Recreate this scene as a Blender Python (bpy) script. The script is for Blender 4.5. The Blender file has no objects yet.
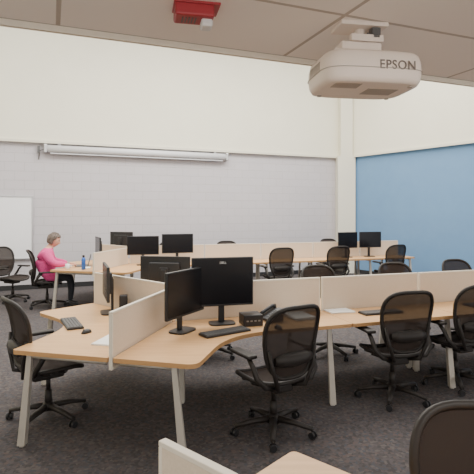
import bpy, bmesh, math, random
from mathutils import Vector, Matrix
random.seed(3)
R=math.radians
scene=bpy.context.scene
COL=scene.collection

# ---------------------------------------------------------------- materials
def mat(name,col,rough=.6,metal=0,spec=.5):
    m=bpy.data.materials.new(name); m.use_nodes=True
    b=m.node_tree.nodes['Principled BSDF']
    b.inputs['Base Color'].default_value=(*col,1)
    b.inputs['Roughness'].default_value=rough
    b.inputs['Metallic'].default_value=metal
    b.inputs['Specular IOR Level'].default_value=spec
    return m
def nodes(m): return m.node_tree.nodes,m.node_tree.links,m.node_tree.nodes['Principled BSDF']
def noise_mat(name,c1,c2,scale,rough=.7,bump=0,stretch=(1,1,1),detail=4,spec=.3):
    m=mat(name,c1,rough,spec=spec); N,L,b=nodes(m)
    tc=N.new('ShaderNodeTexCoord'); mp=N.new('ShaderNodeMapping'); mp.inputs['Scale'].default_value=stretch
    n=N.new('ShaderNodeTexNoise'); n.inputs['Scale'].default_value=scale; n.inputs['Detail'].default_value=detail
    r=N.new('ShaderNodeValToRGB'); r.color_ramp.elements[0].position=.35; r.color_ramp.elements[1].position=.65
    r.color_ramp.elements[0].color=(*c1,1); r.color_ramp.elements[1].color=(*c2,1)
    L.new(tc.outputs['Object'],mp.inputs['Vector']); L.new(mp.outputs[0],n.inputs['Vector'])
    L.new(n.outputs['Fac'],r.inputs[0]); L.new(r.outputs[0],b.inputs['Base Color'])
    if bump:
        bp=N.new('ShaderNodeBump'); bp.inputs['Strength'].default_value=bump; bp.inputs['Distance'].default_value=.01
        L.new(n.outputs['Fac'],bp.inputs['Height']); L.new(bp.outputs[0],b.inputs['Normal'])
    return m
def grid_mat(name,c,cm,w,h,mortar,offset,plane,rough=.8,bump=.4):
    m=mat(name,c,rough,spec=.25); N,L,b=nodes(m)
    tc=N.new('ShaderNodeTexCoord'); sp=N.new('ShaderNodeSeparateXYZ'); cb=N.new('ShaderNodeCombineXYZ')
    L.new(tc.outputs['Object'],sp.inputs[0]); L.new(sp.outputs['X'],cb.inputs['X']); L.new(sp.outputs['Z' if plane=='XZ' else 'Y'],cb.inputs['Y'])
    t=N.new('ShaderNodeTexBrick'); t.offset=offset; t.inputs['Scale'].default_value=1
    t.inputs['Brick Width'].default_value=w; t.inputs['Row Height'].default_value=h; t.inputs['Mortar Size'].default_value=mortar
    t.inputs['Mortar Smooth'].default_value=.3; t.inputs['Bias'].default_value=0
    t.inputs['Color1'].default_value=(*c,1); t.inputs['Color2'].default_value=(*[x*.97 for x in c],1); t.inputs['Mortar'].default_value=(*cm,1)
    L.new(cb.outputs[0],t.inputs['Vector']); L.new(t.outputs['Color'],b.inputs['Base Color'])
    bp=N.new('ShaderNodeBump'); bp.inputs['Strength'].default_value=bump; bp.inputs['Distance'].default_value=.01; bp.invert=True
    L.new(t.outputs['Fac'],bp.inputs['Height']); L.new(bp.outputs[0],b.inputs['Normal'])
    return m

M_block=grid_mat('painted_block',(.55,.525,.55),(.48,.46,.48),.41,.205,.007,.5,'XZ')
M_blue=noise_mat('blue_paint',(.150,.285,.475),(.160,.30,.49),3)
M_cream=noise_mat('cream_paint',(.80,.77,.63),(.82,.79,.65),1.5)
M_ceil=grid_mat('ceiling_tile',(.94,.88,.83),(.52,.46,.41),1.22,.61,.012,0,'XY',bump=.3)
M_base=mat('black_rubber_base',(.02,.02,.022),.6)
M_column=mat('column_paint',(.74,.71,.59),.7)
# carpet
M_carpet=mat('carpet',(.05,.048,.05),.95,spec=.1)
N,L,b=nodes(M_carpet)
tc=N.new('ShaderNodeTexCoord'); v=N.new('ShaderNodeTexVoronoi'); v.inputs['Scale'].default_value=45
mx=N.new('ShaderNodeValToRGB'); cr=mx.color_ramp; cr.interpolation='CONSTANT'
cols=[(0,(.084,.074,.075)),(.3,(.098,.087,.088)),(.5,(.068,.061,.063)),(.68,(.112,.088,.082)),(.78,(.076,.077,.086)),(.9,(.118,.105,.100))]
cr.elements[0].position=0; cr.elements[0].color=(*cols[0][1],1); cr.elements[1].position=.3; cr.elements[1].color=(*cols[1][1],1)
for p,c in cols[2:]:
    e=cr.elements.new(p); e.color=(*c,1)
sp=N.new('ShaderNodeSeparateColor'); L.new(tc.outputs['Object'],v.inputs['Vector']); L.new(v.outputs['Color'],sp.inputs[0]); L.new(sp.outputs[0],mx.inputs[0]); L.new(mx.outputs[0],b.inputs['Base Color'])
n=N.new('ShaderNodeTexNoise'); n.inputs['Scale'].default_value=300; bp=N.new('ShaderNodeBump'); bp.inputs['Strength'].default_value=.5; bp.inputs['Distance'].default_value=.005
L.new(tc.outputs['Object'],n.inputs['Vector']); L.new(n.outputs['Fac'],bp.inputs['Height']); L.new(bp.outputs[0],b.inputs['Normal'])

M_wood=noise_mat('maple_laminate',(.60,.345,.155),(.67,.405,.19),6,rough=.38,stretch=(.6,6,1),spec=.4)
M_woodedge=mat('maple_edge',(.50,.28,.12),.45)
M_metal=mat('leg_offwhite_metal',(.50,.46,.40),.4,.2)
M_panel=noise_mat('divider_fabric',(.64,.53,.41),(.68,.57,.45),120,rough=.9)
M_trim=mat('divider_trim',(.73,.66,.55),.5)
M_plast=mat('black_plastic',(.015,.015,.017),.42)
M_screen=mat('dark_screen',(.006,.006,.008),.25,spec=.3)
M_chair=mat('chair_graphite',(.022,.018,.016),.5,spec=.35)
M_white=mat('white_plastic',(.75,.75,.74),.4)
M_proj=mat('projector_ivory',(.86,.75,.66),.4)
M_dark=mat('dark_grey',(.10,.10,.10),.5)
M_red=mat('alarm_red',(.36,.03,.04),.4)
M_paper=mat('paper',(.85,.84,.8),.8)
M_board=mat('whiteboard_face',(.86,.86,.88),.25)
M_alu=mat('aluminium',(.55,.55,.56),.35,.8)
M_bottle=mat('blue_bottle',(.03,.12,.45),.25)
M_steel=mat('steel',(.35,.35,.36),.3,.9)
M_screenhouse=mat('screen_housing',(.66,.66,.68),.4)
M_text=mat('logo_print',(.16,.13,.11),.5)
M_skin=mat('skin',(.66,.36,.26),.55)
M_pink=noise_mat('pink_sweater',(.60,.06,.22),(.70,.09,.28),60,rough=.9)
M_trouser=mat('dark_trousers',(.02,.022,.03),.85)
M_hair=noise_mat('grey_brown_hair',(.08,.06,.048),(.20,.16,.135),60,rough=.8,bump=.6,stretch=(1,1,.2))
M_shoe=mat('shoe',(.03,.03,.03),.5)
# open-weave mesh fabric
M_mesh=mat('mesh_fabric',(.034,.025,.021),.85,spec=.15)
N,L,b=nodes(M_mesh)
tr=N.new('ShaderNodeBsdfTransparent'); ms=N.new('ShaderNodeMixShader'); ms.inputs[0].default_value=.07
out=N['Material Output']; L.new(b.outputs[0],ms.inputs[1]); L.new(tr.outputs[0],ms.inputs[2]); L.new(ms.outputs[0],out.inputs[0])

# ---------------------------------------------------------------- helpers
def mesh_obj(name,bm,material,parent=None,smooth=False,loc=None,rotz=None):
    me=bpy.data.meshes.new(name); bmesh.ops.recalc_face_normals(bm,faces=bm.faces[:]); bm.to_mesh(me); bm.free()
    mats=material if isinstance(material,(list,tuple)) else [material]
    for m in mats: me.materials.append(m)
    if smooth:
        for p in me.polygons: p.use_smooth=True
    o=bpy.data.objects.new(name,me); COL.objects.link(o)
    if parent: o.parent=parent
    if loc is not None: o.location=loc
    if rotz is not None: o.rotation_euler=(0,0,rotz)
    return o
def empty(name,loc=(0,0,0),rotz=0):
    e=bpy.data.objects.new(name,None); e.empty_display_size=.2; COL.objects.link(e); e.location=loc; e.rotation_euler=(0,0,rotz); return e
def box(bm,c,s,bev=0,mi=0,rot=None,taper=None):
    r=bmesh.ops.create_cube(bm,size=1); vs=r['verts']
    M=Matrix.Translation(c)@(rot if rot else Matrix.Identity(4))@Matrix.Diagonal((*s,1))
    bmesh.ops.transform(bm,matrix=M,verts=vs)
    fs=set(f for v in vs for f in v.link_faces)
    for f in fs: f.material_index=mi
    if bev:
        es=list(set(e for v in vs for e in v.link_edges))
        rb=bmesh.ops.bevel(bm,geom=es,offset=bev,segments=3,affect='EDGES',profile=.5)
        for f in rb['faces']: f.material_index=mi
def rodbox(bm,a,b_,wa,wb,mi=0):
    a=Vector(a);b_=Vector(b_); vs=[]
    for p,w in((a,wa),(b_,wb)):
        for sx,sy in((-1,-1),(1,-1),(1,1),(-1,1)): vs.append(bm.verts.new(p+Vector((sx*w[0]/2,sy*w[1]/2,0))))
    for i in range(4): 
        j=(i+1)%4; bm.faces.new((vs[i],vs[j],vs[4+j],vs[4+i])).material_index=mi
    bm.faces.new(vs[:4]).material_index=mi; bm.faces.new(vs[4:]).material_index=mi
def tube(bm,pts,rad,seg=8,closed=False,mi=0,flat=1.0,up=None):
    pts=[Vector(p) for p in pts]; n=len(pts); rings=[]
    if not isinstance(rad,(list,tuple)): rad=[rad]*n
    prev=None
    for i,p in enumerate(pts):
        if closed: t=(pts[(i+1)%n]-pts[i-1])
        else: t=pts[min(i+1,n-1)]-pts[max(i-1,0)]
        t.normalize()
        if prev is None:
            ref=Vector(up) if up else (Vector((0,0,1)) if abs(t.z)<.9 else Vector((1,0,0)))
        else: ref=prev
        s=ref-t*ref.dot(t); 
        if s.length<1e-4: s=t.orthogonal()
        s.normalize(); q=t.cross(s); prev=s
        rings.append([bm.verts.new(p+(s*math.cos(2*math.pi*k/seg)*flat+q*math.sin(2*math.pi*k/seg))*rad[i]) for k in range(seg)])
    m=n if closed else n-1
    for i in range(m):
        A=rings[i];B=rings[(i+1)%n]
        for k in range(seg):
            f=bm.faces.new((A[k],A[(k+1)%seg],B[(k+1)%seg],B[k])); f.smooth=True; f.material_index=mi
    if not closed:
        bm.faces.new(rings[0]).material_index=mi; bm.faces.new(rings[-1]).material_index=mi
def cyl(bm,a,b_,r1,r2=None,seg=20,mi=0): tube(bm,[a,b_],[r1,r1 if r2 is None else r2],seg,mi=mi)
def revolve(bm,prof,seg=24,mi=0,c=(0,0,0)):
    rings=[[bm.verts.new((c[0]+r*math.cos(2*math.pi*k/seg),c[1]+r*math.sin(2*math.pi*k/seg),c[2]+z)) for k in range(seg)] for r,z in prof]
    for A,B in zip(rings,rings[1:]):
        for k in range(seg):
            f=bm.faces.new((A[k],A[(k+1)%seg],B[(k+1)%seg],B[k])); f.smooth=True; f.material_index=mi
    bm.faces.new(rings[0]).material_index=mi; bm.faces.new(rings[-1]).material_index=mi
def prism(bm,poly,z0,z1,mi_top=0,mi_side=0):
    b0=[bm.verts.new((x,y,z0)) for x,y in poly]; t0=[bm.verts.new((x,y,z1)) for x,y in poly]
    n=len(poly)
    bm.faces.new(t0).material_index=mi_top; bm.faces.new(b0).material_index=mi_side
    for i in range(n):
        j=(i+1)%n; bm.faces.new((b0[i],b0[j],t0[j],t0[i])).material_index=mi_side
def D(a): return Vector((math.cos(R(a)),math.sin(R(a))))

# ---------------------------------------------------------------- room
WB=22.4
wd=D(WB); wn=Vector((wd.y,-wd.x))
P0=Vector((-5.25,10.5)); corner=Vector((3.03,13.92))
ZL=3.345; ZT=6.9
def wall(name,a,b_,z0,z1,th,material,push=0.0,side=1):
    a=Vector(a);b_=Vector(b_); d=b_-a; Ln=d.length; ang=math.atan2(d.y,d.x)
    bm=bmesh.new(); box(bm,(Ln/2,side*th/2-side*push,(z0+z1)/2),(Ln,th,z1-z0))
    return mesh_obj(name,bm,material,loc=(a.x,a.y,0),rotz=ang)
bl=P0-wd*3.2
wall('wall_back',bl,corner+wd*.5,0,ZL,.25,M_block)
wall('wall_back_upper',bl,corner+wd*.5,ZL,ZT,.33,M_cream,push=.08)
br0=Vector((3.22,13.9)); brd=Vector((2.06,-2.90)).normalized(); br1=br0+brd*10.5
wall('wall_right',br0,br1,0,ZL,.25,M_blue)
wall('wall_right_upper',br0-brd*.1,br1,ZL,ZT,.33,M_cream,push=.08)
ln=Vector((wn.x,wn.y)); wall('wall_left',bl,bl+wn*14,0,ZT,.2,M_cream,side=-1)
wall('baseboard_back',bl,corner,0,.11,.02,M_base,push=.02)
wall('baseboard_right',br0,br1,0,.11,.02,M_base,push=.02)
wall('trim_1',bl,corner,ZL-.03,ZL+.03,.03,M_column,push=.11)
wall('trim_2',br0,br1,ZL-.03,ZL+.03,.03,M_column,push=.11)
bm=bmesh.new(); box(bm,(0,0,ZL/2),(.50,.5,ZL)); box(bm,(0,0,ZL+(ZT-ZL)/2),(.34,.5,ZT-ZL))
mesh_obj('wall_corner_pilaster',bm,M_column,loc=(3.13,13.80,0),rotz=R(2))
bm=bmesh.new(); box(bm,(0,7,-.05),(24,20,.1)); mesh_obj('floor',bm,M_carpet)
# lower suspended ceiling over the near part of the room
CZ=2.65; ce=Vector((.27,2.737))
bm=bmesh.new(); box(bm,(0,-2.75,.12),(18,5.5,.24)); mesh_obj('ceiling',bm,M_ceil,loc=(ce.x,ce.y,CZ),rotz=R(21.5))
bm=bmesh.new(); box(bm,(0,.012,.10),(18,.024,.26)); mesh_obj('trim_3',bm,M_trim,loc=(ce.x,ce.y,CZ),rotz=R(21.5))

# whiteboard
def on_wall(s,z,off=0): p=P0+wd*s+wn*off; return (p.x,p.y,z)
wb=empty('whiteboard',on_wall(-.55,1.40,.03),R(WB))
bm=bmesh.new(); box(bm,(0,0,0),(2.4,.02,1.38)); mesh_obj('writing_surface',bm,M_board,wb)
bm=bmesh.new()
for z in(-.70,.70): box(bm,(0,-.005,z),(2.44,.035,.03),.004)
for x in(-1.21,1.21): box(bm,(x,-.005,0),(.03,.035,1.42),.004)
box(bm,(0,-.04,-.70),(1.6,.08,.015),.003); mesh_obj('frame',bm,M_alu,wb)
bm=bmesh.new(); box(bm,(.5,-.045,-.68),(.12,.04,.03),.005); cyl(bm,(.2,-.045,-.685),(.32,-.045,-.685),.009); mesh_obj('eraser_and_marker',bm,M_dark,wb)
# projection screen housing
ps=empty('projection_screen_housing',on_wall(3.13,3.19,.10),R(WB))
bm=bmesh.new(); tube(bm,[(-2.18,0,0),(2.18,0,0)],.085,16); mesh_obj('roller_case',bm,M_screenhouse,ps)
bm=bmesh.new()
for x in(-2.2,2.2): box(bm,(x,0,0),(.07,.19,.2),.02)
box(bm,(0,-.02,-.105),(4.2,.03,.03),.006)
for x in(-1.9,1.9): box(bm,(x,.06,.06),(.06,.08,.14))
mesh_obj('end_caps_and_bar',bm,M_alu,ps)
bm=bmesh.new(); box(bm,(0,.0,-.088),(3.9,.04,.012)); mesh_obj('slot',bm,M_dark,ps)
bm=bmesh.new(); tube(bm,[(-2.2,0,0),(-2.32,.04,-.05),(-2.34,.05,-.25)],.012,6); box(bm,(-2.34,.03,-.02),(.05,.05,.16),.006); mesh_obj('cable',bm,M_dark,ps)

# ---------------------------------------------------------------- desks
TZ=.73; TH=.032
def round_poly(pts,rs):
    out=[]; n=len(pts)
    for i,p in enumerate(pts):
        r=rs[i]; p=Vector(p)
        if r<=0: out.append(tuple(p)); continue
        a=(Vector(pts[i-1])-p).normalized(); c=(Vector(pts[(i+1)%n])-p).normalized()
        for k in range(9):
            t=k/8; q=(p+a*r)*(1-t)**2+p*2*t*(1-t)+(p+c*r)*t*t; out.append(tuple(q))
    return out
def desk_leg(bm,top,bot):
    rodbox(bm,(top[0],top[1],TZ-TH),(bot[0],bot[1],.015),(.035,.045),(.055,.06))
    cyl(bm,(bot[0],bot[1],0),(bot[0],bot[1],.02),.022)
def corner_desk(name,hub,a1,L1,o1,a2,L2,o2,q=.42,hubleg=True,in1=.10,in2=.10,e1=.10,e2=.10):
    hub=Vector(hub); d1=D(a1); d2=D(a2); bis=(d1+d2).normalized()
    n1=(bis-d1*bis.dot(d1)).normalized(); n2=(bis-d2*bis.dot(d2)).normalized()
    g=.02
    A=n1*o1; B=n2*o2; den=d1.x*d2.y-d1.y*d2.x; w=B-A; s=(w.x*d2.y-w.y*d2.x)/den; I=A+d1*s
    p=[bis*g/math.sin(R(60)), d1*L1+n1*g, d1*L1+n1*o1, I, d2*L2+n2*o2, d2*L2+n2*g]
    poly=round_poly([tuple(x) for x in p],[0,.02,.09,q,.03,.01])
    e=empty(name,(hub.x,hub.y,0)); bm=bmesh.new(); prism(bm,poly,TZ-TH,TZ,0,1)
    mesh_obj('tabletop',bm,[M_wood,M_woodedge],e)
    bm=bmesh.new()
    for d,n,Ln,o,inn,ee in((d1,n1,L1,o1,in1,e1),(d2,n2,L2,o2,in2,e2)):
        tp=d*(Ln-ee)+n*(o-inn); bt=d*(Ln-ee)+n*(o-inn+.07); desk_leg(bm,tp,bt)
        a=d*(Ln-ee)+n*.05; b_=d*(Ln-ee)+n*(o-inn)
        tube(bm,[(a.x,a.y,TZ-.05),(b_.x,b_.y,TZ-.05)],.018,4)
        c=d*.12+n*.1; tube(bm,[(c.x,c.y,TZ-.05),(a.x+n.x*.05,a.y+n.y*.05,TZ-.05)],.018,4)
    h=bis*.14
    if hubleg: desk_leg(bm,h,h)
    mesh_obj('legs_and_frame',bm,M_metal,e)
    return e
def straight_desk(name,hub,a,t0,t1,side,o):
    d=D(a); n=Vector((-d.y,d.x))*side; hub=Vector(hub); e=empty(name,(hub.x,hub.y,0)); g=.02
    p=[d*t0+n*g,d*t1+n*g,d*t1+n*o,d*t0+n*o]
    bm=bmesh.new(); prism(bm,round_poly([tuple(x) for x in p],[.01,.01,.03,.03]),TZ-TH,TZ,0,1); mesh_obj('tabletop',bm,[M_wood,M_woodedge],e)
    bm=bmesh.new()
    desk_leg(bm,d*(t1-.07)+n*(o-.10),d*(t1-.07)+n*(o-.03)); desk_leg(bm,d*(t1-.07)+n*.06,d*(t1-.07)+n*.06)
    a_=d*(t1-.07)+n*.06; b_=d*(t1-.07)+n*(o-.1); tube(bm,[(a_.x,a_.y,TZ-.05),(b_.x,b_.y,TZ-.05)],.018,4)
    a_=d*(t0+.03)+n*.12; b_=d*(t1-.05)+n*.12; tube(bm,[(a_.x,a_.y,TZ-.05),(b_.x,b_.y,TZ-.05)],.018,4)
    mesh_obj('legs_and_frame',bm,M_metal,e); return e
def divider(hub,a,t0,t1,z0=.64,z1=1.075):
    hub=Vector(hub); d=D(a); c=hub+d*(t0+t1)/2; e=empty('desk_divider_panel',(c.x,c.y,0),R(a)); Ln=t1-t0
    bm=bmesh.new(); box(bm,(0,0,(z0+z1)/2),(Ln-.02,.022,z1-z0-.02),.003); mesh_obj('fabric_panel',bm,M_panel,e)
    bm=bmesh.new(); box(bm,(0,0,z1-.008),(Ln,.028,.016),.003); box(bm,(0,0,z0+.008),(Ln,.028,.016),.003)
    for s in(-1,1): box(bm,(s*(Ln/2-.007),0,(z0+z1)/2),(.014,.028,z1-z0-.033),.003)
    mesh_obj('edge_trim',bm,M_trim,e)
    bm=bmesh.new()
    for s in(-1,1): box(bm,(s*Ln*.33,0,TZ-.045),(.05,.09,.02),.002)
    mesh_obj('clamps',bm,M_metal,e)
    return e
AA,AB_,AC=-104,18,138
def cluster(hub,LA,LC,oL,segs,front=.62,back=.62,oA=.64,inA=.10,hl=True):
    corner_desk('workstation_desk',hub,AA,LA,oA,AB_,segs[0],front,in1=inA,e2=.19,e1=.05)
    corner_desk('workstation_desk',hub,AC,LC,.66,AA,LA,oL,hubleg=False,e2=.05,in2=.12)
    corner_desk('workstation_desk',hub,AB_,segs[0],back,AC,LC,.62,hubleg=hl)
    for t0,t1 in zip(segs,segs[1:]):
        straight_desk('bench_desk',hub,AB_,t0+.004,t1,-1,front); straight_desk('bench_desk',hub,AB_,t0+.004,t1,1,back)
    divider(hub,AA,.03,LA-.01,z1=1.05); divider(hub,AC,.03,LC)
    prev=.03
    for s in segs: divider(hub,AB_,prev,s-.01); prev=s+.01
H1=Vector((-.608,4.436)); H2=Vector((-2.15,9.37)); H0=Vector((.765,.52))
cluster(H1,1.16,1.33,.80,[1.55,2.76,4.0,5.2],inA=.18,hl=False)
cluster(H2,1.3,1.15,.85,[1.55,2.80,4.05,5.25,6.3])
corner_desk('workstation_desk',H0,AB_,1.5,.62,AC,1.40,.77,q=.5)
divider(H0,AC,.03,1.33); divider(H0,AB_,.03,1.5)

# ---------------------------------------------------------------- task chair
def backpt(u,v):
    return Vector((u,-.215-.11*v+.03*math.sin(v*3.14)+.9*u*u*(.6+.4*v)-.02,.50+.55*v))
def backw(v): return .185+.068*math.sin(min(1,v/.8)*math.pi/2)
def se(t,p): c=math.cos(t); s=math.sin(t); return (math.copysign(abs(c)**p,c),math.copysign(abs(s)**p,s))
def back_out(t,s=1):
    c,q=se(t,.55); v=.5+.5*q*s; vf=.5+.5*q; return backpt(c*backw(vf)*s,v)
def seat_out(t,s=1):
    c,q=se(t,.6); u=c*.255*s; w=q*.225*s
    z=.455+.35*u*u-.9*max(0,w-.1)**2*2.2 - .012*(1-s*s); return Vector((u,w+.02,z))
CH={}
def fan(fn,rings=7,seg=44):
    bm=bmesh.new(); c=bm.verts.new(fn(0,0)); prev=None
    for r in range(1,rings+1):
        ring=[bm.verts.new(fn(2*math.pi*k/seg,r/rings)) for k in range(seg)]
        for k in range(seg):
            if prev is None: f=bm.faces.new((c,ring[k],ring[(k+1)%seg]))
            else: f=bm.faces.new((prev[k],prev[(k+1)%seg],ring[(k+1)%seg],ring[k]))
            f.smooth=True
        prev=ring
    return bm
def mk_mesh(name,bm,m):
    bmesh.ops.recalc_face_normals(bm,faces=bm.faces[:]); me=bpy.data.meshes.new(name); bm.to_mesh(me); bm.free(); me.materials.append(m); CH[name]=me
mk_mesh('mesh_backrest',fan(back_out),M_mesh); mk_mesh('mesh_seat',fan(seat_out),M_mesh)
S=44
bm=bmesh.new(); tube(bm,[back_out(2*math.pi*k/S) for k in range(S)],.017,8,True)
tube(bm,[backpt(u,.27)+Vector((0,-.03,0)) for u in(-.17,-.1,0,.1,.17)],[.025,.04,.042,.04,.025],8,flat=1.3)
for s in(-1,1):
    tube(bm,[(s*.06,-.10,.40),(s*.13,-.24,.43),backpt(s*.19,.15)+Vector((0,-.04,0)),backpt(s*.22,.42)+Vector((0,-.025,0))],[.02,.018,.016,.012],8)
mk_mesh('back_frame',bm,M_chair)
bm=bmesh.new(); tube(bm,[seat_out(2*math.pi*k/S) for k in range(S)],.018,8,True)
box(bm,(0,-.02,.39),(.18,.26,.07),.02)
for s in(-1,1):
    tube(bm,[(s*.05,.06,.40),(s*.16,.08,.42),(s*.25,.06,.455)],.014,6); tube(bm,[(s*.05,-.08,.40),(s*.16,-.08,.42),(s*.25,-.06,.455)],.014,6)
mk_mesh('seat_frame',bm,M_chair)
bm=bmesh.new()
for s in(-1,1):
    tube(bm,[(s*.10,-.16,.41),(s*.22,-.20,.45),(s*.28,-.18,.52),(s*.285,-.13,.60),(s*.285,-.07,.655)],[.016,.02,.022,.02,.018],8)
    box(bm,(s*.285,.0,.668),(.085,.27,.03),.013)
mk_mesh('armrests',bm,M_chair)
bm=bmesh.new()
cyl(bm,(0,0,.12),(0,0,.25),.03,.028,16); cyl(bm,(0,0,.25),(0,0,.37),.018,.018,12); revolve(bm,[(.02,.07),(.055,.08),(.055,.12),(.035,.145)],16)
for i in range(5):
    a=2*math.pi*i/5+.3; d=Vector((math.cos(a),math.sin(a),0))
    tube(bm,[d*.03+Vector((0,0,.11)),d*.18+Vector((0,0,.10)),d*.32+Vector((0,0,.075))],[.034,.027,.020],8,flat=.8)
    cyl(bm,d*.315+Vector((0,0,.08)),d*.315+Vector((0,0,.045)),.009,seg=8)
mk_mesh('star_base',bm,M_chair)
bm=bmesh.new()
for i in range(5):
    a=2*math.pi*i/5+.3; d=Vector((math.cos(a),math.sin(a),0)); a2=a+1.1*i; d2=Vector((math.cos(a2),math.sin(a2),0))
    c=d*.32+Vector((0,0,.029))
    for s in(-1,1): cyl(bm,c+d2*s*.008,c+d2*s*.026,.029,.026,16)
    cyl(bm,c-d2*.01,c+d2*.01,.016,seg=10)
mk_mesh('casters',bm,M_plast)
def chair(x,y,h):
    e=empty('office_chair',(x,y,0),R(h-90))
    for k,me in CH.items():
        o=bpy.data.objects.new(k,me); COL.objects.link(o); o.parent=e
    return e
CHAIRS=[(.29,3.78,122),(1.46,4.46,104),(2.22,4.82,112),(-1.60,4.02,40),
 (.80,9.52,108),(2.0,9.92,108),(3.30,10.34,112),(-.2,11.0,-80),(2.45,11.95,-70),
 (1.15,5.85,-66),(2.2,6.15,-75),(3.25,6.6,-72),(-.33,5.78,-102),
 (-4.4,9.3,-20),(-3.50,8.74,20),(.83,1.38,-98),(-1.6,10.75,-95)]
for c in CHAIRS: chair(*c)

# ---------------------------------------------------------------- electronics
def monitor(x,y,face,w=.56,h=.36,zc=1.10,logo=False):
    e=empty('computer_monitor',(x,y,TZ),R(face+90)); z=zc-TZ
    bm=bmesh.new(); box(bm,(0,0,z),(w,.028,h),.006); box(bm,(0,.025,z),(w*.62,.04,h*.62),.015); mesh_obj('housing',bm,M_plast,e)
    bm=bmesh.new(); box(bm,(0,-.0145,z+.004),(w-.02,.002,h-.03)); mesh_obj('screen',bm,M_screen,e)
    bm=bmesh.new(); box(bm,(0,.06,z/2+.02),(.055,.025,z+.02),.006); box(bm,(0,.05,z),(.10,.03,.10),.005)
    poly=[(.12*a,.085*b_+.03) for a,b_ in (se(2*math.pi*k/32,.5) for k in range(32))]; prism(bm,poly,0,.014)
    mesh_obj('stand',bm,M_plast,e)
    if logo:
        cu=bpy.data.curves.new('logo','FONT'); cu.body='DELL'; cu.size=.028; cu.align_x='CENTER'; cu.extrude=.0003
        o=bpy.data.objects.new('logo_tmp',cu); COL.objects.link(o); dg=bpy.context.evaluated_depsgraph_get(); me=bpy.data.meshes.new_from_object(o.evaluated_get(dg)); bpy.data.objects.remove(o)
        me.materials.append(M_white); q=bpy.data.objects.new('logo',me); COL.objects.link(q); q.parent=e; q.location=(0,-.0165,z+h*.37); q.rotation_euler=(R(90),0,0)
    return e
monitor(-.44,4.04,-28,.56,.39,1.065)
monitor(-.13,4.30,-76,.57,.44,1.12,logo=True)
monitor(-.78,5.15,80,.56,.34,1.10)
monitor(-1.32,4.78,200,.54,.34,1.05)
monitor(-1.80,9.08,-78,.60,.36,1.11); monitor(-1.17,9.34,-72,.62,.38,1.13)
monitor(-2.45,10.05,70,.55,.34,1.16); monitor(-2.66,9.08,205,.55,.34,1.10)
monitor(2.48,10.62,-66,.52,.36,1.12); monitor(3.04,10.82,-75,.55,.36,1.12)
def keyboard(x,y,rot,name='keyboard',m=None):
    e=empty(name,(x,y,TZ),R(rot)); bm=bmesh.new(); box(bm,(0,0,.01),(.44,.14,.018),.004); mesh_obj('case',bm,M_plast,e)
    bm=bmesh.new()
    for r in range(5):
        for c in range(16): box(bm,(-.2+.0265*c,-.052+.026*r,.021),(.022,.021,.007))
    mesh_obj('keys',bm,m or M_dark,e)
def mouse(x,y,rot):
    e=empty('computer_mouse',(x,y,TZ),R(rot)); bm=bmesh.new(); bmesh.ops.create_uvsphere(bm,u_segments=16,v_segments=10,radius=1)
    for v in bm.verts: v.co=Vector((v.co.x*.03,v.co.y*.052,max(0,v.co.z)*.034))
    mesh_obj('shell',bm,M_plast,e,True)
    bm=bmesh.new(); cyl(bm,(-.003,.028,.029),(.003,.028,.029),.008,seg=12); mesh_obj('wheel',bm,M_dark,e)
keyboard(-1.50,4.30,118); mouse(-1.27,4.00,150); keyboard(-.10,3.99,35); mouse(.36,4.14,20); keyboard(1.45,4.78,18); keyboard(2.7,5.2,18)
def phone(x,y,rot):
    e=empty('desk_phone',(x,y,TZ),R(rot)); bm=bmesh.new()
    rt=Matrix.Rotation(R(25),4,'X'); box(bm,(0,0,.058),(.2,.19,.03),.008,rot=rt); box(bm,(0,.06,.035),(.14,.04,.07),.005); mesh_obj('body',bm,M_plast,e)
    bm=bmesh.new(); tube(bm,[(-.07,-.08,.055),(-.07,-.06,.075),(-.07,.05,.125),(-.07,.08,.12)],[.022,.016,.016,.022],10); mesh_obj('handset',bm,M_plast,e)
    bm=bmesh.new()
    for r in range(4):
        for c in range(3): box(bm,(.01+.025*c,-.05+.025*r,.052+.0117*r),(.016,.014,.008),rot=rt)
    box(bm,(.035,.06,.104),(.09,.045,.004),rot=rt); mesh_obj('keys',bm,M_dark,e)
phone(-1.02,4.66,200); phone(.33,4.45,-60)
def dock(x,y,rot,s=(.2,.13,.05),name='docking_station'):
    e=empty(name,(x,y,TZ),R(rot)); bm=bmesh.new(); box(bm,(0,0,s[2]/2+.002),s,.006); mesh_obj('body',bm,M_plast,e)
    bm=bmesh.new()
    for i in range(4): box(bm,(-s[0]*.3+i*s[0]*.2,-s[1]/2-.001,s[2]/2),(.02,.004,.012))
    mesh_obj('ports',bm,M_steel,e)
dock(.125,4.30,15,(.18,.17,.10),'mini_computer'); dock(-1.02,4.36,100,(.16,.11,.04))
e=empty('desktop_speaker',(-1.15,4.80,TZ),R(190)); bm=bmesh.new(); box(bm,(0,0,.09),(.08,.09,.18),.01); mesh_obj('cabinet',bm,M_plast,e)
bm=bmesh.new(); cyl(bm,(0,-.044,.06),(0,-.05,.06),.03); cyl(bm,(0,-.044,.13),(0,-.05,.13),.018); mesh_obj('drivers',bm,M_dark,e)
def papers(x,y,rot,s=(.21,.297),n=4):
    e=empty('paper_stack',(x,y,TZ),R(rot)); bm=bmesh.new()
    for i in range(n): box(bm,(random.uniform(-.004,.004),random.uniform(-.004,.004),.002+.003*i),(s[0],s[1],.003),rot=Matrix.Rotation(R(random.uniform(-4,4)),4,'Z'))
    mesh_obj('sheets',bm,M_paper,e)
papers(-.98,3.75,-12); papers(.60,4.60,18,n=8); papers(1.05,4.86,18,(.26,.18)); papers(-2.75,8.62,10,(.15,.21))
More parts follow.
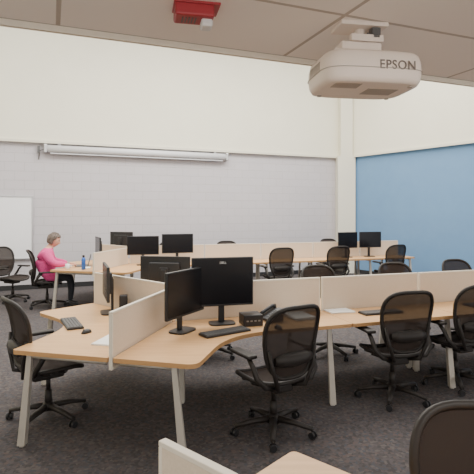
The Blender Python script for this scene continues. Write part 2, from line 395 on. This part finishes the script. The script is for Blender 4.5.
def laptop(x,y,rot,m,name='laptop'):
    e=empty(name,(x,y,TZ),R(rot)); bm=bmesh.new(); box(bm,(0,0,.009),(.33,.23,.016),.004); mesh_obj('base',bm,m,e)
    rt=Matrix.Rotation(R(-15),4,'X'); bm=bmesh.new(); box(bm,(0,.145,.115),(.33,.008,.21),.003,rot=rt); mesh_obj('lid',bm,m,e)
    bm=bmesh.new(); box(bm,(0,.140,.116),(.31,.002,.19),rot=rt); mesh_obj('screen',bm,M_screen,e)
    bm=bmesh.new()
    for r in range(5):
        for c in range(12): box(bm,(-.14+.0255*c,-.02+.022*r,.018),(.021,.018,.003))
    mesh_obj('keys',bm,M_dark,e)
laptop(-2.93,8.93,-72,M_dark)
e=empty('water_bottle',(-2.72,8.40,TZ)); bm=bmesh.new(); revolve(bm,[(.03,0),(.036,.01),(.036,.17),(.03,.2),(.018,.215)]); mesh_obj('body',bm,M_bottle,e)
bm=bmesh.new(); revolve(bm,[(.02,.213),(.02,.25),(.012,.258)]); mesh_obj('cap',bm,M_plast,e)
e=empty('coffee_mug',(-3.02,8.45,TZ)); bm=bmesh.new(); revolve(bm,[(.03,0),(.038,.01),(.04,.095),(.035,.095),(.034,.02)]); tube(bm,[(.038,0,.075),(.065,0,.07),(.068,0,.04),(.038,0,.025)],.006,6); mesh_obj('cup',bm,M_white,e)

# ---------------------------------------------------------------- ceiling projector
pj=empty('ceiling_projector',(.61,2.30,2.41),R(9)); pj.scale=(.9,.9,.95)
bm=bmesh.new(); prof=[(.86,-.078),(.93,-.074),(.975,-.055),(1,-.01),(.99,.03),(.955,.062),(.90,.075),(.80,.078)]
seg=64; rings=[]
for s,z in prof:
    rings.append([bm.verts.new((.272*s*a,.20*(s)*b_,z)) for a,b_ in (se(2*math.pi*k/seg,.42) for k in range(seg))])
for A,B in zip(rings,rings[1:]):
    for k in range(seg): f=bm.faces.new((A[k],A[(k+1)%seg],B[(k+1)%seg],B[k])); f.smooth=True
bm.faces.new(rings[0]); bm.faces.new(rings[-1])
mesh_obj('body',bm,M_proj,pj)
bm=bmesh.new()
tube(bm,[(.2735*a,.2015*b_,-.012) for a,b_ in (se(2*math.pi*k/seg,.42) for k in range(seg))],.002,6,True)
for i in range(12): box(bm,(-.20+.012*i,-.10,-.079),(.005,.09,.003))
for i in range(9): box(bm,(-.268,-.08+.018*i,.01),(.01,.006,.05))
for x,y in((-.2,.13),(.2,.13),(.2,-.13)): cyl(bm,(x,y,-.077),(x,y,-.084),.012)
box(bm,(.09,.0,-.0785),(.17,.12,.002)); mesh_obj('vents_and_seams',bm,mat('projector_vent_grey',(.42,.37,.32),.6),pj)  # plain darker grey for vents, seam, feet and bottom cover
bm=bmesh.new(); cyl(bm,(.10,.18,0),(.10,.225,0),.055,.052,28); mesh_obj('lens_ring',bm,M_dark,pj)
bm=bmesh.new(); cyl(bm,(.10,.224,0),(.10,.228,0),.042,seg=28); mesh_obj('lens_glass',bm,M_screen,pj)
top=(CZ-2.41)/.95
bm=bmesh.new()
box(bm,(-.02,0,.098),(.34,.18,.016),.003)
for x,y in((-.15,-.06),(.11,-.06),(-.15,.06),(.11,.06)):
    cyl(bm,(x,y,.07),(x,y,.10),.012); 
box(bm,(-.03,-.0,.13),(.22,.12,.05),.008); cyl(bm,(-.02,0,.14),(-.02,0,top-.01),.028,seg=20); box(bm,(-.02,0,top-.011),(.26,.16,.022),.005)
box(bm,(.0,-.05,.175),(.18,.03,.035),.004)
mesh_obj('ceiling_mount',bm,M_proj,pj)
bm=bmesh.new()
tube(bm,[(.09,.05,.077),(.13,.06,.13),(.07,.04,.17),(.03,.03,.20),(.05,.02,top)],.007,8); tube(bm,[(.02,.12,.077),(.06,.13,.15),(.09,.08,.14),(.10,.03,.2),(.02,.04,top)],.006,8)
box(bm,(.05,-.04,.20),(.05,.05,.06),.008)
mesh_obj('cables',bm,M_dark,pj)
cu=bpy.data.curves.new('brand_text','FONT'); cu.body='EPSON'; cu.size=.060; cu.space_character=1.1; cu.extrude=.0006; cu.offset=.0008
o=bpy.data.objects.new('tmp',cu); COL.objects.link(o); dg=bpy.context.evaluated_depsgraph_get(); me=bpy.data.meshes.new_from_object(o.evaluated_get(dg)); bpy.data.objects.remove(o)
me.materials.append(M_text); q=bpy.data.objects.new('logo',me); COL.objects.link(q); q.parent=pj; q.location=(.0,-.2015,-.016); q.rotation_euler=(R(88),0,0)

# fire alarm strobe on ceiling
fa=empty('fire_alarm_strobe',(-.18,2.08,CZ),R(12))
bm=bmesh.new(); box(bm,(-.01,0,-.03),(.17,.11,.06),.01); box(bm,(0,0,-.004),(.2,.13,.012),.003); mesh_obj('housing',bm,M_red,fa)
bm=bmesh.new(); box(bm,(.045,0,-.075),(.05,.07,.035),.01); mesh_obj('strobe_lens',bm,M_white,fa)
bm=bmesh.new()
for i in range(5): box(bm,(-.06+.014*i,0,-.061),(.006,.06,.003))
mesh_obj('speaker_slots',bm,M_dark,fa)

# ---------------------------------------------------------------- seated woman
pw=empty('seated_woman',(-3.50,8.74,0),R(20-90))
def skin(name,verts,edges,mats,assign=None,sub=2,parent=pw,root=0):
    me=bpy.data.meshes.new(name); me.from_pydata([v[0] for v in verts],edges,[]); o=bpy.data.objects.new(name,me); COL.objects.link(o)
    m=o.modifiers.new('s','SKIN'); m.use_smooth_shade=True; s=o.modifiers.new('d','SUBSURF'); s.levels=sub; s.render_levels=sub
    for i,v in enumerate(verts):
        r=v[1]; o.data.skin_vertices[0].data[i].radius=r if isinstance(r,tuple) else (r,r)
        o.data.skin_vertices[0].data[i].use_root=(i==root)
    dg=bpy.context.evaluated_depsgraph_get(); nm=bpy.data.meshes.new_from_object(o.evaluated_get(dg)); bpy.data.objects.remove(o)
    nm.materials.clear()
    for q in mats: nm.materials.append(q)
    for p in nm.polygons:
        p.use_smooth=True
        p.material_index=assign(p.center) if assign else 0
    q=bpy.data.objects.new(name,nm); COL.objects.link(q); q.parent=parent; return q
V=[((0,-.01,.56),(.20,.17)),((0,-.03,.72),(.21,.19)),((0,-.03,.88),(.21,.195)),((0,.0,1.00),(.17,.155)),((0,.04,1.085),(.07,.07)),((0,.075,1.16),(.062,.062))]
E=[(0,1),(1,2),(2,3),(3,4),(4,5)]
for s in(-1,1):
    k=len(V); V+=[((s*.17,.0,.98),.10),((s*.25,.06,.87),.088),((s*.255,.13,.81),.074),((s*.20,.27,.80),.056),((s*.155,.36,.785),.028)]
    E+=[(3,k),(k,k+1),(k+1,k+2),(k+2,k+3),(k+3,k+4)]
    k=len(V); V+=[((s*.10,.06,.57),.115),((s*.12,.24,.56),.10),((s*.125,.40,.54),.078),((s*.12,.42,.32),.062),((s*.115,.40,.11),.042)]
    E+=[(0,k),(k,k+1),(k+1,k+2),(k+2,k+3),(k+3,k+4)]
def asg(c):
    if c.z>1.09: return 2
    if c.y>.345 and c.z>.7: return 2
    if c.z<.66 and (c.y>.16 or c.z<.50): return 1
    return 0
skin('body',V,E,[M_pink,M_trouser,M_skin],asg)
for s in(-1,1):
    w=Vector((s*.150,.37,.785)); f=Vector((-s*.25,.95,-.12)).normalized(); side=Vector((f.y,-f.x,0)).normalized()
    pv=[(tuple(w),.022),(tuple(w+f*.045),(.030,.014)),(tuple(w+f*.085),(.034,.012))]; pe=[(0,1),(1,2)]
    skin('palm',pv,pe,[M_skin],sub=2)
    for i,(off,ln_) in enumerate(((-.027,.058),(-.009,.070),(.009,.074),(.027,.066))):
        b0=w+f*.075+side*off*s; dz=Vector((0,0,-1))
        fv=[(tuple(b0),.0085),(tuple(b0+f*ln_*.5+Vector((0,0,.006))),.008),(tuple(b0+f*ln_*.8+dz*.008),.0075),(tuple(b0+f*ln_+dz*.022),.006)]
        skin('finger_%d'%(i+1),fv,[(0,1),(1,2),(2,3)],[M_skin],sub=1)
    b0=w+f*.03; t=(f*.7-Vector((s,0,0))*.6).normalized()
    skin('thumb',[(tuple(b0),.011),(tuple(b0+t*.035),.0095),(tuple(b0+t*.06+Vector((0,0,-.008))),.007)],[(0,1),(1,2)],[M_skin],sub=1)
    skin('shoe',[((s*.115,.385,.055),.045),((s*.118,.46,.04),(.042,.036)),((s*.12,.55,.032),(.036,.028)),((s*.115,.36,.10),.04)],[(0,1),(1,2),(0,3)],[M_shoe],sub=2)
hd=empty('head',(0,.12,1.225)); hd.parent=pw; hd.rotation_euler=(R(-22),0,R(-6)); hd.scale=(1.08,1.08,1.08)
bm=bmesh.new(); bmesh.ops.create_uvsphere(bm,u_segments=40,v_segments=28,radius=1)
for v in bm.verts:
    x,y,z=v.co; fx=1-.22*max(0,-z)**1.3
    X=x*.076*fx; Y=y*.094*(1-.10*max(0,-z)); Z=z*.115
    if y>0:
        nb=math.exp(-((x/.16)**2+((z+.12)/.20)**2)); Y+=.022*nb
        Y-=.010*math.exp(-(((abs(x)-.42)/.18)**2+((z-.08)/.12)**2))
        Y+=.006*math.exp(-((x/.3)**2+((z+.48)/.10)**2)); Y+=.008*math.exp(-((x/.35)**2+((z+.85)/.2)**2))
        Y-=.004*math.exp(-((x/.3)**2+((z+.62)/.06)**2))
    v.co=(X,Y,Z)
mesh_obj('face',bm,M_skin,hd,True)
bm=bmesh.new()
for s in(-1,1):
    r=bmesh.ops.create_uvsphere(bm,u_segments=12,v_segments=8,radius=1); bmesh.ops.transform(bm,matrix=Matrix.Translation((s*.079,-.005,-.005))@Matrix.Diagonal((.010,.018,.030,1)),verts=r['verts'])
mesh_obj('ears',bm,M_skin,hd,True)
bm=bmesh.new()
for s in(-1,1):
    r=bmesh.ops.create_uvsphere(bm,u_segments=12,v_segments=8,radius=.010); bmesh.ops.translate(bm,verts=r['verts'],vec=(s*.031,.071,.010))
mesh_obj('eyes',bm,M_white,hd,True)
bm=bmesh.new()
for s in(-1,1):
    r=bmesh.ops.create_uvsphere(bm,u_segments=10,v_segments=6,radius=.005); bmesh.ops.translate(bm,verts=r['verts'],vec=(s*.031,.079,.009))
    tube(bm,[(s*.018,.086,.031),(s*.033,.083,.034),(s*.048,.073,.030)],.0025,6)
mesh_obj('irises_and_brows',bm,M_hair,hd,True)
bm=bmesh.new(); tube(bm,[(-.022,.081,-.055),(0,.088,-.056),(.022,.081,-.055)],[.002,.005,.002],8); mesh_obj('lips',bm,mat('lips',(.5,.16,.14),.5),hd,True)
bm=bmesh.new(); bmesh.ops.create_uvsphere(bm,u_segments=48,v_segments=32,radius=1); kill=[]
for v in bm.verts:
    x,y,z=v.co; rr=1+.04*math.sin(13*x+5*z)+.03*math.sin(17*y+9*x)+.02*math.sin(31*z+7*y)
    if y>.45 and z<.52: kill.append(v); continue
    if z<-.75: kill.append(v); continue
    if y>.15 and z<.05: kill.append(v); continue
    v.co=(x*.096*rr,(y*.112-.008)*rr,(z*.126+.012)*rr)
bmesh.ops.delete(bm,geom=kill,context='VERTS')
o=mesh_obj('hair',bm,M_hair,hd,True); so=o.modifiers.new('thick','SOLIDIFY'); so.thickness=.016; so.offset=-1

# ---------------------------------------------------------------- light
w=bpy.data.worlds.new('world'); scene.world=w; w.use_nodes=True
bg=w.node_tree.nodes['Background']; bg.inputs[0].default_value=(1,.97,.935,1); bg.inputs[1].default_value=2.2
def area(name,loc,sx,sy,power,col=(1,.965,.89),rot=(0,0,0)):
    l=bpy.data.lights.new(name,'AREA'); l.shape='RECTANGLE'; l.size=sx; l.size_y=sy; l.energy=power; l.color=col
    o=bpy.data.objects.new(name,l); COL.objects.link(o); o.location=loc; o.rotation_euler=rot
area('high_bay_light',(-1.5,7.5,6.3),7,2.5,420,rot=(0,0,R(20)))
area('high_bay_light',(1.5,9.5,6.3),6,2,330,rot=(0,0,R(20)))
for x,y in((-1.8,-.4),(1.6,.6)): area('near_fill_light',(x,y,CZ-.01),1.2,.6,35,rot=(0,0,R(21.5)))  # added fill lamps, out of view, brightening the near part of the room

cam=bpy.data.cameras.new('camera'); cam.lens=36; cam.sensor_width=36; cam.shift_y=-(237-212)/474; cam.clip_start=.05
co=bpy.data.objects.new('camera',cam); COL.objects.link(co); co.location=(0,0,1.75); co.rotation_euler=(R(90),0,0); scene.camera=co
